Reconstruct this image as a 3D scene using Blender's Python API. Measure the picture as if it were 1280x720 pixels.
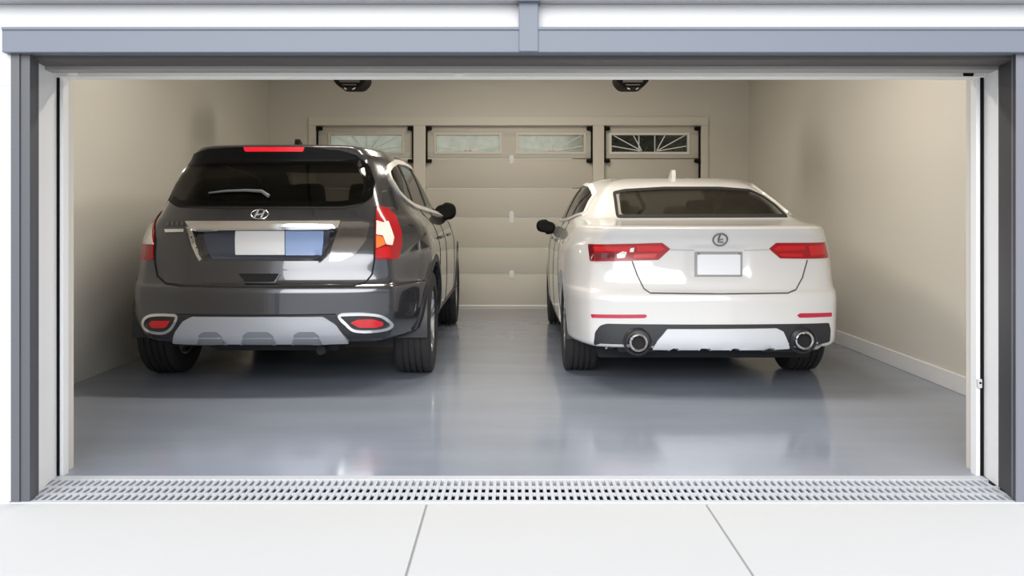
import bpy, bmesh, math, random
from math import sin, cos, pi, radians, sqrt
from mathutils import Vector, Matrix
from mathutils.bvhtree import BVHTree
from mathutils.geometry import delaunay_2d_cdt

random.seed(4)
scene = bpy.context.scene
col = scene.collection
for o in list(bpy.data.objects): bpy.data.objects.remove(o)

# ------------------------------------------------------------------ camera
F, CH, HOR = 1130.0, 1.2, 264.0          # focal length (px of a 1280 frame), eye height, horizon row
cam_d = bpy.data.cameras.new('camera'); cam = bpy.data.objects.new('camera', cam_d); col.objects.link(cam)
cam.location = (0, 0, CH); cam.rotation_euler = (pi/2, 0, 0)
cam_d.sensor_width = 36; cam_d.lens = 36*F/1280; cam_d.shift_y = -(360-HOR)/1280
cam_d.clip_end = 200
scene.camera = cam

# ------------------------------------------------------------------ world and lights
vs = scene.view_settings
vs.view_transform = 'Standard'; vs.look = 'None'; vs.exposure = 0.34; vs.gamma = 1; vs.use_curve_mapping = False
SKY = 0.95
w = bpy.data.worlds.new('sky'); scene.world = w; w.use_nodes = True
nt = w.node_tree; nt.nodes.clear()
def N(t, **k):
    n = nt.nodes.new(t)
    for a, b in k.items(): setattr(n, a, b)
    return n
tc = N('ShaderNodeTexCoord'); sep = N('ShaderNodeSeparateXYZ'); nt.links.new(tc.outputs['Generated'], sep.inputs[0])
ramp = N('ShaderNodeValToRGB'); nt.links.new(sep.outputs['Z'], ramp.inputs[0])
cr = ramp.color_ramp
cr.elements[0].position = 0.0; cr.elements[0].color = (.30, .30, .29, 1)
cr.elements[1].position = 1.0; cr.elements[1].color = (.82, .92, 1.12, 1)
for p, c in ((.02, (.34, .35, .31)), (.07, (.42, .44, .40)), (.13, (.80, .86, .95)), (.5, (.98, 1.03, 1.12))):
    e = cr.elements.new(p); e.color = (*c, 1)
# clouds
nz = N('ShaderNodeTexNoise'); nz.inputs['Scale'].default_value = 3.2; nz.inputs['Detail'].default_value = 5
nt.links.new(tc.outputs['Generated'], nz.inputs['Vector'])
mr = N('ShaderNodeMapRange'); mr.inputs['From Min'].default_value = .3; mr.inputs['From Max'].default_value = .7
mr.inputs['To Min'].default_value = .88; mr.inputs['To Max'].default_value = 1.12
nt.links.new(nz.outputs[0], mr.inputs['Value'])
mul = N('ShaderNodeVectorMath', operation='SCALE'); nt.links.new(ramp.outputs[0], mul.inputs[0]); nt.links.new(mr.outputs[0], mul.inputs['Scale'])
bg = N('ShaderNodeBackground'); nt.links.new(mul.outputs[0], bg.inputs[0]); bg.inputs[1].default_value = SKY
wo = N('ShaderNodeOutputWorld'); nt.links.new(bg.outputs[0], wo.inputs[0])

FILL_W = (36, 36, 27)  # power of the added fill panels under the ceiling
FILL_C = (1.0, .92, .79)
sd = bpy.data.lights.new('hazy_sun', 'SUN'); sd.energy = 3.2; sd.angle = radians(50); sd.color = (1.0, .985, .97)
so = bpy.data.objects.new('hazy_sun', sd); col.objects.link(so)
so.rotation_euler = (radians(90-27), 0, radians(-8)); so.location = (0, -20, 12)   # soft sun behind the camera

# ------------------------------------------------------------------ materials
MATS = {}
def mat(name, rgb, rough=.5, metal=0, coat=0, spec=.5, trans=0, noise=None, bump=None, emit=0, ior=1.5, alpha=1):
    if name in MATS: return MATS[name]
    m = bpy.data.materials.new(name); m.use_nodes = True; t = m.node_tree
    b = t.nodes['Principled BSDF']
    b.inputs['Base Color'].default_value = (*rgb, 1); b.inputs['Roughness'].default_value = rough
    b.inputs['Metallic'].default_value = metal; b.inputs['Coat Weight'].default_value = coat
    b.inputs['Coat Roughness'].default_value = .03
    b.inputs['Specular IOR Level'].default_value = spec; b.inputs['Transmission Weight'].default_value = trans
    b.inputs['IOR'].default_value = ior; b.inputs['Alpha'].default_value = alpha
    if emit:
        b.inputs['Emission Color'].default_value = (*rgb, 1); b.inputs['Emission Strength'].default_value = emit
    if noise or bump:
        g = t.nodes.new('ShaderNodeTexCoord')
    if noise:                                     # (scale, amount, stretch, rough amount)
        sc, am, st, ra = noise
        mp = t.nodes.new('ShaderNodeMapping'); mp.inputs['Scale'].default_value = st
        t.links.new(g.outputs['Object'], mp.inputs[0])
        n = t.nodes.new('ShaderNodeTexNoise'); n.inputs['Scale'].default_value = sc; n.inputs['Detail'].default_value = 6
        t.links.new(mp.outputs[0], n.inputs['Vector'])
        mx = t.nodes.new('ShaderNodeMix'); mx.data_type = 'RGBA'
        mx.inputs['A'].default_value = (*[max(0, c*(1-am)) for c in rgb], 1)
        mx.inputs['B'].default_value = (*[min(1, c*(1+am)) for c in rgb], 1)
        t.links.new(n.outputs[0], mx.inputs['Factor']); t.links.new(mx.outputs['Result'], b.inputs['Base Color'])
        if ra:
            q = t.nodes.new('ShaderNodeMapRange'); q.inputs['From Min'].default_value = .3; q.inputs['From Max'].default_value = .7
            q.inputs['To Min'].default_value = max(0, rough-ra); q.inputs['To Max'].default_value = rough+ra
            t.links.new(n.outputs[0], q.inputs['Value']); t.links.new(q.outputs[0], b.inputs['Roughness'])
    if bump:
        sc, st, dist = bump
        n = t.nodes.new('ShaderNodeTexNoise'); n.inputs['Scale'].default_value = sc; n.inputs['Detail'].default_value = 4
        t.links.new(g.outputs['Object'], n.inputs['Vector'])
        bp = t.nodes.new('ShaderNodeBump'); bp.inputs['Strength'].default_value = st; bp.inputs['Distance'].default_value = dist
        t.links.new(n.outputs[0], bp.inputs['Height']); t.links.new(bp.outputs[0], b.inputs['Normal'])
    MATS[name] = m; return m

def glass(name, tint, rough=0.0, refl=1.0):
    """thin sheet of tinted glass: see-through tint plus fresnel reflection"""
    if name in MATS: return MATS[name]
    m = bpy.data.materials.new(name); m.use_nodes = True; t = m.node_tree; t.nodes.clear()
    tr = t.nodes.new('ShaderNodeBsdfTransparent'); tr.inputs[0].default_value = (*tint, 1)
    gl = t.nodes.new('ShaderNodeBsdfGlossy'); gl.inputs['Roughness'].default_value = rough
    fr = t.nodes.new('ShaderNodeFresnel'); fr.inputs[0].default_value = 1.45
    mm = t.nodes.new('ShaderNodeMath'); mm.operation = 'MULTIPLY'; mm.inputs[1].default_value = refl
    t.links.new(fr.outputs[0], mm.inputs[0])
    mx = t.nodes.new('ShaderNodeMixShader'); t.links.new(mm.outputs[0], mx.inputs[0])
    t.links.new(tr.outputs[0], mx.inputs[1]); t.links.new(gl.outputs[0], mx.inputs[2])
    o = t.nodes.new('ShaderNodeOutputMaterial'); t.links.new(mx.outputs[0], o.inputs[0])
    MATS[name] = m; return m

M_wall   = mat('wall_paint', (.72, .69, .635), .75, bump=(60, .05, .003))
M_ceil   = mat('ceiling_paint', (.70, .64, .54), .85)
M_floor  = mat('epoxy_floor', (.25, .28, .34), .14, spec=.65, noise=(1.6, .13, (.6, 2.2, 1), .05), bump=(7, .035, .01))
M_conc   = mat('concrete', (.53, .53, .52), .8, noise=(1.2, .035, (1, 1, 1), 0), bump=(160, .12, .002))
M_joint  = mat('joint_filler', (.30, .30, .29), .9)
M_white  = mat('white_paint', (.60, .60, .61), .45)
M_block  = mat('white_masonry', (.59, .595, .61), .8, bump=(70, .2, .003))
M_bluegr = mat('blue_grey_trim', (.145, .163, .20), .5)
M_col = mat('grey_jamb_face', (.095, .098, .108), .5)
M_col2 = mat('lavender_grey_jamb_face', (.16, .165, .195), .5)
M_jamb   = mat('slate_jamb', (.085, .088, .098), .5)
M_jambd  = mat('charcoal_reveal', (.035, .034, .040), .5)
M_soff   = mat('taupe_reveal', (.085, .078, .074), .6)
M_cream  = mat('cream_trim', (.92, .90, .85), .5)
M_jwhite = mat('white_jamb_paint', (.90, .90, .91), .45)
M_bdoor  = mat('door_panel_paint', (.66, .625, .56), .55)
M_btrim  = mat('door_trim_paint', (.76, .72, .65), .5)
M_black  = mat('black_metal', (.008, .007, .006), .6, spec=.12)
M_rubber = mat('black_rubber', (.02, .02, .021), .75)
M_plast  = mat('black_plastic', (.022, .023, .027), .45)
M_gapm   = mat('gap_black', (.006, .006, .007), .8)
M_galv   = mat('galvanised_steel', (.52, .54, .58), .45, metal=.1)
M_steel  = mat('cast_steel', (.20, .20, .205), .45, metal=.7)
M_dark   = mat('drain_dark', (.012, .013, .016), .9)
M_chrome = mat('chrome', (.82, .82, .83), .09, metal=1)
M_satin  = mat('satin_chrome', (.82, .80, .77), .35, metal=.7)
M_alloy  = mat('alloy', (.68, .69, .71), .22, metal=.85)
M_silver = mat('silver_plastic', (.44, .455, .50), .3, metal=.35)
M_silvd  = mat('silver_plastic_shade', (.21, .23, .26), .4, metal=.2)
M_grey   = mat('charcoal_car_paint', (.072, .074, .084), .20, metal=.7, coat=1, noise=(900, .25, (1, 1, 1), 0))
M_pearl  = mat('white_car_paint', (.70, .695, .69), .3, coat=1)
M_int    = mat('cabin_fabric', (.035, .033, .032), .9)
M_int2   = mat('cabin_tan_fabric', (.13, .115, .10), .9)
M_red    = mat('red_lens', (.36, .003, .009), .2, coat=.3)
M_redl   = mat('bright_red_lens', (.62, .008, .014), .2, coat=.3)
M_redd   = mat('dark_red_lens', (.14, .008, .014), .12, coat=1)
M_clear  = mat('clear_lens', (.86, .80, .74), .1, coat=1)
M_amber  = mat('amber_lens', (.85, .22, .04), .12, coat=1)
M_brake  = mat('brake_light_red', (.92, .01, .03), .25, emit=.45)
M_plw    = mat('plate_white', (.80, .82, .86), .35)
M_plb    = mat('plate_blue', (.30, .42, .72), .3)
M_fill   = mat('fill_glow', (1, .93, .8), .4, emit=3)  # glowing face of the added interior fill panels
M_leafd  = mat('dark_leaves', (.030, .045, .022), .8)
M_leaf   = mat('leaves', (.16, .24, .11), .8)
M_grass  = mat('grass', (.14, .19, .07), .9)
G_suv    = glass('privacy_glass', (.36, .36, .34), 0, .7)
G_suvs   = glass('side_tinted_glass', (.52, .51, .49), 0, 1)
G_car    = glass('rear_window_glass', (.72, .71, .68), 0, .8)
G_wind   = glass('windshield_glass', (.92, .94, .92), 0, 1)
G_pale   = mat('pale_green_obscure_glass', (.74, .88, .68), .35, trans=.7, noise=(14, .35, (1, 1, 1), 0))
G_door   = glass('clear_door_glass', (.85, .88, .86), 0, 1)

# ------------------------------------------------------------------ mesh helpers
def link(name, me, m, parent=None, smooth=None):
    me.materials.append(m)
    if smooth:
        for p in me.polygons: p.use_smooth = True
        me.set_sharp_from_angle(angle=radians(smooth))
    o = bpy.data.objects.new(name, me); col.objects.link(o)
    if parent: o.parent = parent
    return o
def obj(name, bm, m, parent=None, smooth=None):
    bmesh.ops.recalc_face_normals(bm, faces=bm.faces)
    me = bpy.data.meshes.new(name); bm.to_mesh(me); bm.free()
    return link(name, me, m, parent, smooth)
def empty(name, loc, label, cat, group=None, rot=0):
    o = bpy.data.objects.new(name, None); col.objects.link(o); o.location = loc; o.rotation_euler.z = rot
    o.empty_display_size = .1
    return tag(o, label, cat, group)
def tag(o, label, cat, group=None):
    o['label'] = label; o['category'] = cat
    if group: o['group'] = group
    return o
def struct(o): o['kind'] = 'structure'; return o
def nb(): return bmesh.new()
def box(bm, x0, x1, y0, y1, z0, z1, bev=0):
    r = bmesh.ops.create_cube(bm, size=1)
    for v in r['verts']:
        v.co = Vector(((x0+x1)/2+v.co.x*(x1-x0), (y0+y1)/2+v.co.y*(y1-y0), (z0+z1)/2+v.co.z*(z1-z0)))
    if bev:
        es = {e for v in r['verts'] for e in v.link_edges}
        bmesh.ops.bevel(bm, geom=list(es), offset=bev, segments=2, affect='EDGES', profile=.5)
    return bm
def prism(bm, pts, z0, z1):
    """plan polygon (x,y) extruded in z"""
    a = [bm.verts.new((x, y, z0)) for x, y in pts]; b = [bm.verts.new((x, y, z1)) for x, y in pts]
    n = len(pts); bm.faces.new(a[::-1]); bm.faces.new(b)
    for i in range(n): bm.faces.new((a[i], a[(i+1) % n], b[(i+1) % n], b[i]))
def prism_ax(bm, pts, a0, a1, axis='y'):
    """polygon extruded along y (pts are x,z) or x (pts are y,z)"""
    f = (lambda p, a: (p[0], a, p[1])) if axis == 'y' else (lambda p, a: (a, p[0], p[1]))
    a = [bm.verts.new(f(p, a0)) for p in pts]; b = [bm.verts.new(f(p, a1)) for p in pts]
    n = len(pts); bm.faces.new(a[::-1]); bm.faces.new(b)
    for i in range(n): bm.faces.new((a[i], a[(i+1) % n], b[(i+1) % n], b[i]))
def bar(bm, p, q, wd, ht=None):
    """rectangular bar between two points"""
    p = Vector(p); q = Vector(q); d = (q-p).normalized(); ht = ht or wd
    up = Vector((0, 0, 1)) if abs(d.z) < .9 else Vector((0, 1, 0))
    s = d.cross(up).normalized(); u = s.cross(d)
    vs_ = []
    for c in (p, q):
        for a, b in ((-1, -1), (1, -1), (1, 1), (-1, 1)):
            vs_.append(bm.verts.new(c + s*a*wd/2 + u*b*ht/2))
    for f in ((0, 1, 2, 3), (7, 6, 5, 4), (0, 4, 5, 1), (1, 5, 6, 2), (2, 6, 7, 3), (3, 7, 4, 0)): bm.faces.new([vs_[i] for i in f])
def tube(bm, pts, r, n=10, cap=True):
    rings = []
    pts = [Vector(p) for p in pts]
    rr = r if isinstance(r, (list, tuple)) else [r]*len(pts)
    for i, p in enumerate(pts):
        d = (pts[min(i+1, len(pts)-1)]-pts[max(i-1, 0)]).normalized()
        up = Vector((0, 0, 1)) if abs(d.z) < .9 else Vector((0, 1, 0))
        s = d.cross(up).normalized(); u = s.cross(d)
        rings.append([bm.verts.new(p+s*cos(2*pi*k/n)*rr[i]+u*sin(2*pi*k/n)*rr[i]) for k in range(n)])
    for a, b in zip(rings, rings[1:]):
        for k in range(n): bm.faces.new((a[k], a[(k+1) % n], b[(k+1) % n], b[k]))
    if cap: bm.faces.new(rings[0][::-1]); bm.faces.new(rings[-1])
def lathe(bm, prof, axis='x', n=48, c=(0, 0, 0)):
    """closed or open profile of (axial, radius) spun round the axis"""
    c = Vector(c); rings = []
    for a, r in prof:
        ring = []
        for k in range(n):
            t = 2*pi*k/n
            v = {'x': (a, r*cos(t), r*sin(t)), 'y': (r*cos(t), a, r*sin(t)), 'z': (r*cos(t), r*sin(t), a)}[axis]
            ring.append(bm.verts.new(c+Vector(v)))
        rings.append(ring)
    for p, q in zip(rings, rings[1:]):
        for k in range(n): bm.faces.new((p[k], p[(k+1) % n], q[(k+1) % n], q[k]))
    return rings
def pchip(xs, ys, x):
    n = len(xs)
    h = [xs[i+1]-xs[i] for i in range(n-1)]; d = [(ys[i+1]-ys[i])/h[i] for i in range(n-1)]
    m = [0]*n; m[0] = d[0]; m[-1] = d[-1]
    for i in range(1, n-1):
        if d[i-1]*d[i] > 0:
            w1 = 2*h[i]+h[i-1]; w2 = h[i]+2*h[i-1]; m[i] = (w1+w2)/(w1/d[i-1]+w2/d[i])
    i = 0
    while i < n-2 and x > xs[i+1]: i += 1
    t = (x-xs[i])/h[i]
    return ((2*t**3-3*t*t+1)*ys[i]+(t**3-2*t*t+t)*h[i]*m[i]+(-2*t**3+3*t*t)*ys[i+1]+(t**3-t*t)*h[i]*m[i+1])
def catmull(P, counts):
    out = []
    for i in range(len(P)-1):
        p0 = P[i-1] if i else (-P[1][0], P[1][1]); p1 = P[i]; p2 = P[i+1]
        p3 = P[i+2] if i+2 < len(P) else (-P[i][0], P[i][1])
        for k in range(counts[i]):
            t = k/counts[i]
            out.append(tuple(.5*((2*p1[j])+(-p0[j]+p2[j])*t+(2*p0[j]-5*p1[j]+4*p2[j]-p3[j])*t*t+(-p0[j]+3*p1[j]-3*p2[j]+p3[j])*t**3) for j in (0, 1)))
    out.append(P[-1]); return out
def sm(a, b, x):
    t = max(0, min(1, (x-a)/(b-a))); return t*t*(3-2*t)
def smooth_poly(pts, n=4, closed=True):
    """round a polygon with a Catmull-Rom curve"""
    out = []; L = len(pts)
    rng = range(L) if closed else range(L-1)
    for i in rng:
        g = (lambda k: pts[k % L]) if closed else (lambda k: pts[max(0, min(L-1, k))])
        p0, p1, p2, p3 = g(i-1), g(i), g(i+1), g(i+2)
        for k in range(n):
            t = k/n
            out.append(tuple(.5*((2*p1[j])+(-p0[j]+p2[j])*t+(2*p0[j]-5*p1[j]+4*p2[j]-p3[j])*t*t+(-p0[j]+3*p1[j]-3*p2[j]+p3[j])*t**3) for j in (0, 1)))
    if not closed: out.append(pts[-1])
    return out
def chamfer(pts, r=.012, n=3):
    """cut a polygon's corners into small arcs"""
    out = []; L = len(pts)
    for i in range(L):
        p = Vector(pts[i]); a = Vector(pts[i-1]); b = Vector(pts[(i+1) % L])
        ra = min(r, (a-p).length*.45); rb = min(r, (b-p).length*.45)
        A = p+(a-p).normalized()*ra; B = p+(b-p).normalized()*rb
        for k in range(n+1):
            t = k/n; out.append(tuple(A*(1-t)**2+p*2*t*(1-t)+B*t*t))
    return out
def inside(p, poly):
    x, y = p; c = False; n = len(poly)
    for i in range(n):
        x1, y1 = poly[i]; x2, y2 = poly[(i+1) % n]
        if (y1 > y) != (y2 > y) and x < (x2-x1)*(y-y1)/(y2-y1)+x1: c = not c
    return c

# ------------------------------------------------------------------ things laid on a curved body
class Skin:
    """outer surface of a car body, used to lay lamps, glass, trim and seams on it"""
    def __init__(s, bm, origin):
        s.bvh = BVHTree.FromBMesh(bm); s.o = Vector(origin)
    def hit(s, side, u, v):
        if side == 'rear':  o, d = Vector((u, -4, v)), Vector((0, 1, 0))
        elif side == 'front': o, d = Vector((u, 9, v)), Vector((0, -1, 0))
        elif side == 'top': o, d = Vector((u, v, 4)), Vector((0, 0, -1))
        elif side == 'r': o, d = Vector((4, u, v)), Vector((-1, 0, 0))
        else: o, d = Vector((-4, u, v)), Vector((1, 0, 0))
        h, n, i, _ = s.bvh.ray_cast(o, d)
        if h is None:
            q = {'rear': Vector((u, .3, v)), 'front': Vector((u, 4.4, v)), 'top': Vector((u, v, 1.5)), 'r': Vector((.9, u, v))}.get(side, Vector((-.9, u, v)))
            h, n, i, _ = s.bvh.find_nearest(q)
        if n.dot(d) > 0: n = -n
        return h, n
    def px(s, x, y):
        """measured position in the photograph -> (x, z) on the tail of the car"""
        c = Vector((0, 0, CH))-s.o
        d = Vector(((x-640)/F, 1, -(y-HOR)/F)).normalized()
        h, n, i, _ = s.bvh.ray_cast(c, d)
        if h is None: h = c+d*(6.3/d.y)
        return (h.x, h.z)
    def pxs(s, pts): return [s.px(*p) for p in pts]
    def lay(s, V, Fc, side, off, th):
        bm = nb(); top = []; bot = []
        for u, v in V:
            h, n = s.hit(side, u, v)
            top.append(bm.verts.new(h+n*off)); bot.append(bm.verts.new(h+n*(off-th)))
        cnt = {}
        for f in Fc:
            try:
                bm.faces.new([top[i] for i in f]); bm.faces.new([bot[i] for i in reversed(f)])
            except ValueError: continue
            for a, b in zip(f, list(f[1:])+[f[0]]):
                cnt[(a, b)] = 1
        for (a, b) in list(cnt):
            if (b, a) not in cnt:
                try: bm.faces.new((top[b], top[a], bot[a], bot[b]))
                except ValueError: pass
        return bm
    def patch(s, poly, side='rear', off=.006, th=.012, res=.035):
        B = []
        for i in range(len(poly)):
            a = Vector(poly[i]); b = Vector(poly[(i+1) % len(poly)]); k = max(1, int((b-a).length/res))
            for j in range(k): B.append(a+(b-a)*j/k)
        n = len(B); us = [p.x for p in B]; vs2 = [p.y for p in B]; pts = list(B)
        bl = [tuple(p) for p in B]
        u = min(us)+res*.5
        while u < max(us):
            v = min(vs2)+res*.5
            while v < max(vs2):
                if inside((u, v), bl) and min((Vector((u, v))-p).length for p in B) > res*.4: pts.append(Vector((u, v)))
                v += res
            u += res
        r = delaunay_2d_cdt(pts, [], [list(range(n))], 1, 1e-6)
        return s.lay([tuple(p) for p in r[0]], [tuple(f) for f in r[2]], side, off, th)
    def strip(s, pts, wd, side='rear', off=.004, th=.01, closed=False, res=.03):
        P = [Vector(p) for p in pts]
        if closed: P.append(P[0])
        Q = []
        for a, b in zip(P, P[1:]):
            k = max(1, int((b-a).length/res))
            for j in range(k): Q.append(a+(b-a)*j/k)
        if not closed: Q.append(P[-1])
        V = []; n = len(Q)
        for i, p in enumerate(Q):
            a = Q[i-1] if (i or closed) else p; b = Q[(i+1) % n] if (i < n-1 or closed) else p
            t = (b-a)
            if t.length < 1e-9: t = Vector((1, 0))
            t.normalize(); m = Vector((-t.y, t.x))
            V += [tuple(p+m*wd/2), tuple(p-m*wd/2)]
        Fc = []
        for i in range(n if closed else n-1):
            j = (i+1) % n; Fc.append((2*i, 2*i+1, 2*j+1, 2*j))
        return s.lay(V, Fc, side, off, th)

KEYN = ('w', 'wr', 'yr', 'yf', 'wf', 'c', 'cr')
COUNTS = [14, 16, 12, 10, 10, 8, 8, 8, 6, 6]
def body_mesh(keys, disp=None, inset=0.0, sub=6):
    """horizontal contour rings stacked into a closed body; returns a bmesh"""
    zs = [k[0] for k in keys]; Z = []
    for a, b in zip(zs, zs[1:]):
        for j in range(sub): Z.append(a+(b-a)*j/sub)
    Z.append(zs[-1])
    bm = nb(); rings = []
    cutn = sum(COUNTS[:3])
    for z in Z:
        w_, wr, yr, yf, wf, c, crn = [pchip(zs, [k[i+1] for k in keys], z) for i in range(7)]
        w_ -= inset; wr -= inset; wf -= inset; yr += inset; yf -= inset
        L = yf-yr
        cr_ = min(crn, L*.2)
        K = [(0, yr), (.48*wr, yr+.22*c), (.86*wr, yr+.85*c), (wr, yr+c+cr_),
             (wr+(w_-wr)*.80, yr+min(.50, L*.28)), (w_*.998, yr+min(.95, L*.42)), (w_, yr+.58*L), (w_*.975, yf-min(.75, L*.28)),
             (wf, yf-min(.26, L*.14)), (.6*wf, yf-min(.05, L*.03)), (0, yf)]
        half = catmull(K, COUNTS)
        pts = []
        for i, (x, y) in enumerate(half):
            dy = disp(x, z, i/cutn) if (disp and i <= cutn) else 0
            pts.append((x, y+dy, z))
        other = []
        for i, (x, y) in enumerate(half[1:-1], 1):
            dy = disp(-x, z, i/cutn) if (disp and i <= cutn) else 0
            other.append((-x, y+dy, z))
        rings.append([bm.verts.new(p) for p in pts+other[::-1]])
    if inset:
        for r in rings:
            for v in r: v.co.z = zs[0]+inset*1.2+(v.co.z-zs[0])*((zs[-1]-zs[0]-2.0*inset)/(zs[-1]-zs[0]))
    n = len(rings[0])
    for a, b in zip(rings, rings[1:]):
        for k in range(n): bm.faces.new((a[k], a[(k+1) % n], b[(k+1) % n], b[k]))
    for r, fl in ((rings[0], True), (rings[-1], False)):
        c = Vector((0, sum(v.co.y for v in r)/n, r[0].co.z)); cv = bm.verts.new(c)
        for k in range(n):
            f = (r[(k+1) % n], r[k], cv) if fl else (r[k], r[(k+1) % n], cv)
            bm.faces.new(f)
    bmesh.ops.recalc_face_normals(bm, faces=bm.faces)
    return bm
def cut(shell, cutters):
    me = shell
    for cb in cutters:
        bmesh.ops.recalc_face_normals(cb, faces=cb.faces)
        cm = bpy.data.meshes.new('cutter'); cb.to_mesh(cm); cb.free()
        a = bpy.data.objects.new('a', me); b = bpy.data.objects.new('b', cm); col.objects.link(a); col.objects.link(b)
        m = a.modifiers.new('x', 'BOOLEAN'); m.operation = 'DIFFERENCE'; m.object = b; m.solver = 'EXACT'
        dg = bpy.context.evaluated_depsgraph_get()
        me2 = bpy.data.meshes.new_from_object(a.evaluated_get(dg))
        bpy.data.objects.remove(a); bpy.data.objects.remove(b)
        me = me2
    return me
def make_shell(keys, disp, cutters):
    o = body_mesh(keys, disp); i = body_mesh(keys, disp, inset=.035)
    me = bpy.data.meshes.new('shell'); o.to_mesh(me)
    im = bpy.data.meshes.new('shell_in'); 
    for f in i.faces: f.normal_flip()
    i.to_mesh(im); i.free()
    b = nb(); b.from_mesh(me); b.from_mesh(im); me = bpy.data.meshes.new('body'); b.to_mesh(me); b.free()
    return o, cut(me, cutters)

# ------------------------------------------------------------------ wheels
def wheel(root, cx, cy, r, width, sgn, spokes, rimr, style):
    """alloy wheel (part) with tyre and disc; cx,cy centre in car coordinates, sgn the outward side"""
    hw = width/2
    rim = nb()
    # barrel
    lathe(rim, [(-sgn*hw*.8, rimr), (-sgn*hw*.8, rimr-.018), (-sgn*hw*.5, rimr-.035), (sgn*hw*.45, rimr-.035), (sgn*hw*.80, rimr-.018), (sgn*hw*.86, rimr-.012), (sgn*hw*.86, rimr+.004), (sgn*hw*.78, rimr+.004), (sgn*hw*.4, rimr-.02), (-sgn*hw*.5, rimr-.02), (-sgn*hw*.8, rimr)], 'x', 48, (cx, cy, r))
    fx = cx+sgn*hw*.62
    lathe(rim, [(-.03*sgn, .0001), (-.03*sgn, .06), (.012*sgn, .055), (.02*sgn, .03), (.02*sgn, .0001)], 'x', 24, (fx, cy, r))
    for k in range(spokes):
        for dd in ((-.13, .13) if style else (0,)):
            a = 2*pi*k/spokes+pi/2; 
            a2 = a+dd
            p = Vector((fx-.005*sgn, cy+cos(a+dd*.4)*.045, r+sin(a+dd*.4)*.045))
            q = Vector((cx+sgn*hw*.74, cy+cos(a2)*(rimr-.015), r+sin(a2)*(rimr-.015)))
            bar(rim, p, q, .030 if style else .05, .026)
    ro = obj('wheel', rim, M_alloy, root, 35); ro['label'] = 'silver alloy wheel'
    ty = nb()
    pr = [(-hw*.80, rimr-.004), (-hw*.98, rimr+.02), (-hw*1.0, r*.86), (-hw*.97, r*.94), (-hw*.86, r*.985)]
    # tread with grooves
    g = []
    nrib = 5; tw = hw*1.66
    for i in range(nrib):
        a = -tw/2+tw*i/nrib; b = -tw/2+tw*(i+1)/nrib
        cwn = lambda x: r*(1-.010*abs(x/(tw/2))**3)
        if i: g += [(a-.006, cwn(a)-.010), (a+.006, cwn(a)-.010)]
        g += [(a+.0065, cwn(a+.0065)), (b-.0065, cwn(b-.0065))]
    pr += g
    pr += [(-x, y) for x, y in [(-hw*.86, r*.985), (-hw*.97, r*.94), (-hw*1.0, r*.86), (-hw*.98, rimr+.02), (-hw*.80, rimr-.004)]]
    pr += [pr[0]]
    lathe(ty, pr, 'x', 72, (cx, cy, r))
    t = obj('tire', ty, M_rubber, ro, 30); t['label'] = 'black tyre'
    d = nb(); lathe(d, [(-.012, .0001), (-.012, rimr*.72), (.012, rimr*.72), (.012, .0001)], 'x', 40, (cx+sgn*hw*.1, cy, r))
    obj('brake_disc', d, M_steel, ro, 30)
    return ro
def liner(root, cy, r, sgn, rr, wout):
    """dark arch lining above a wheel"""
    bm = nb(); n = 28; rings = []
    for x in (.60, wout):
        rings.append([bm.verts.new((sgn*x, cy+cos(pi*(-.06+1.12*k/n))*rr, r+sin(pi*(-.06+1.12*k/n))*rr)) for k in range(n+1)])
    rings2 = [[bm.verts.new((v.co.x, cy+(v.co.y-cy)*1.015, r+(v.co.z-r)*1.015)) for v in q] for q in rings]
    for k in range(n):
        bm.faces.new((rings[0][k], rings[0][k+1], rings[1][k+1], rings[1][k]))
        bm.faces.new((rings2[0][k], rings2[0][k+1], rings2[1][k+1], rings2[1][k]))
        bm.faces.new((rings[1][k], rings[1][k+1], rings2[1][k+1], rings2[1][k]))
    c = bm.faces.new(rings[0]); 
    obj('arch_liner', bm, M_plast, root, 30)
def seat(root, x, y, z, m, wd=.26, h=.62):
    bm = nb()
    prism_ax(bm, chamfer([(x-wd, z), (x+wd, z), (x+wd*.86, z+h), (x-wd*.86, z+h)], .07, 4), y, y+.13)
    o = obj('seat', bm, m, root, 40); b2 = nb()
    prism_ax(b2, chamfer([(x-.13, z+h+.04), (x+.13, z+h+.04), (x+.11, z+h+.20), (x-.11, z+h+.20)], .045, 4), y+.015, y+.115)
    for s in (-.05, .05): tube(b2, [(x+s, y+.06, z+h-.05), (x+s, y+.06, z+h+.08)], .008, 8)
    obj('headrest', b2, m, o, 40)
def mirror(root, x, y, z, sgn, sx, sz, m):
    bm = nb()
    bmesh.ops.create_uvsphere(bm, u_segments=24, v_segments=14, radius=1)
    for v in bm.verts:
        p = v.co
        px_ = math.copysign(abs(p.x)**.75, p.x)*sx; pz = math.copysign(abs(p.z)**.8, p.z)*sz
        py = p.y*.10 if p.y > 0 else -(abs(p.y)**.5)*.035
        v.co = Vector((x+px_, y+py, z+pz-(.02 if px_*sgn < 0 else 0)))
    tube(bm, [(x-sgn*(sx*1.5+.05), y+.06, z-sz*1.0), (x-sgn*sx*.8, y+.03, z-sz*.75), (x-sgn*sx*.3, y+.02, z-sz*.5)], [.03, .028, .03], 10)
    o = obj('side_mirror', bm, m, root, 50)
    g = nb(); lathe(g, [(0, .0001), (0, 1), (-.004, 1), (-.004, .0001)], 'y', 24, (0, 0, 0))
    for v in g.verts: v.co = Vector((x+v.co.x*sx*.8, y-.037+v.co.y, z+v.co.z*sz*.74))
    obj('mirror_glass', g, mat('mirror_glass', (.01, .01, .01), .5, spec=.1), o, 30)
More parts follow.
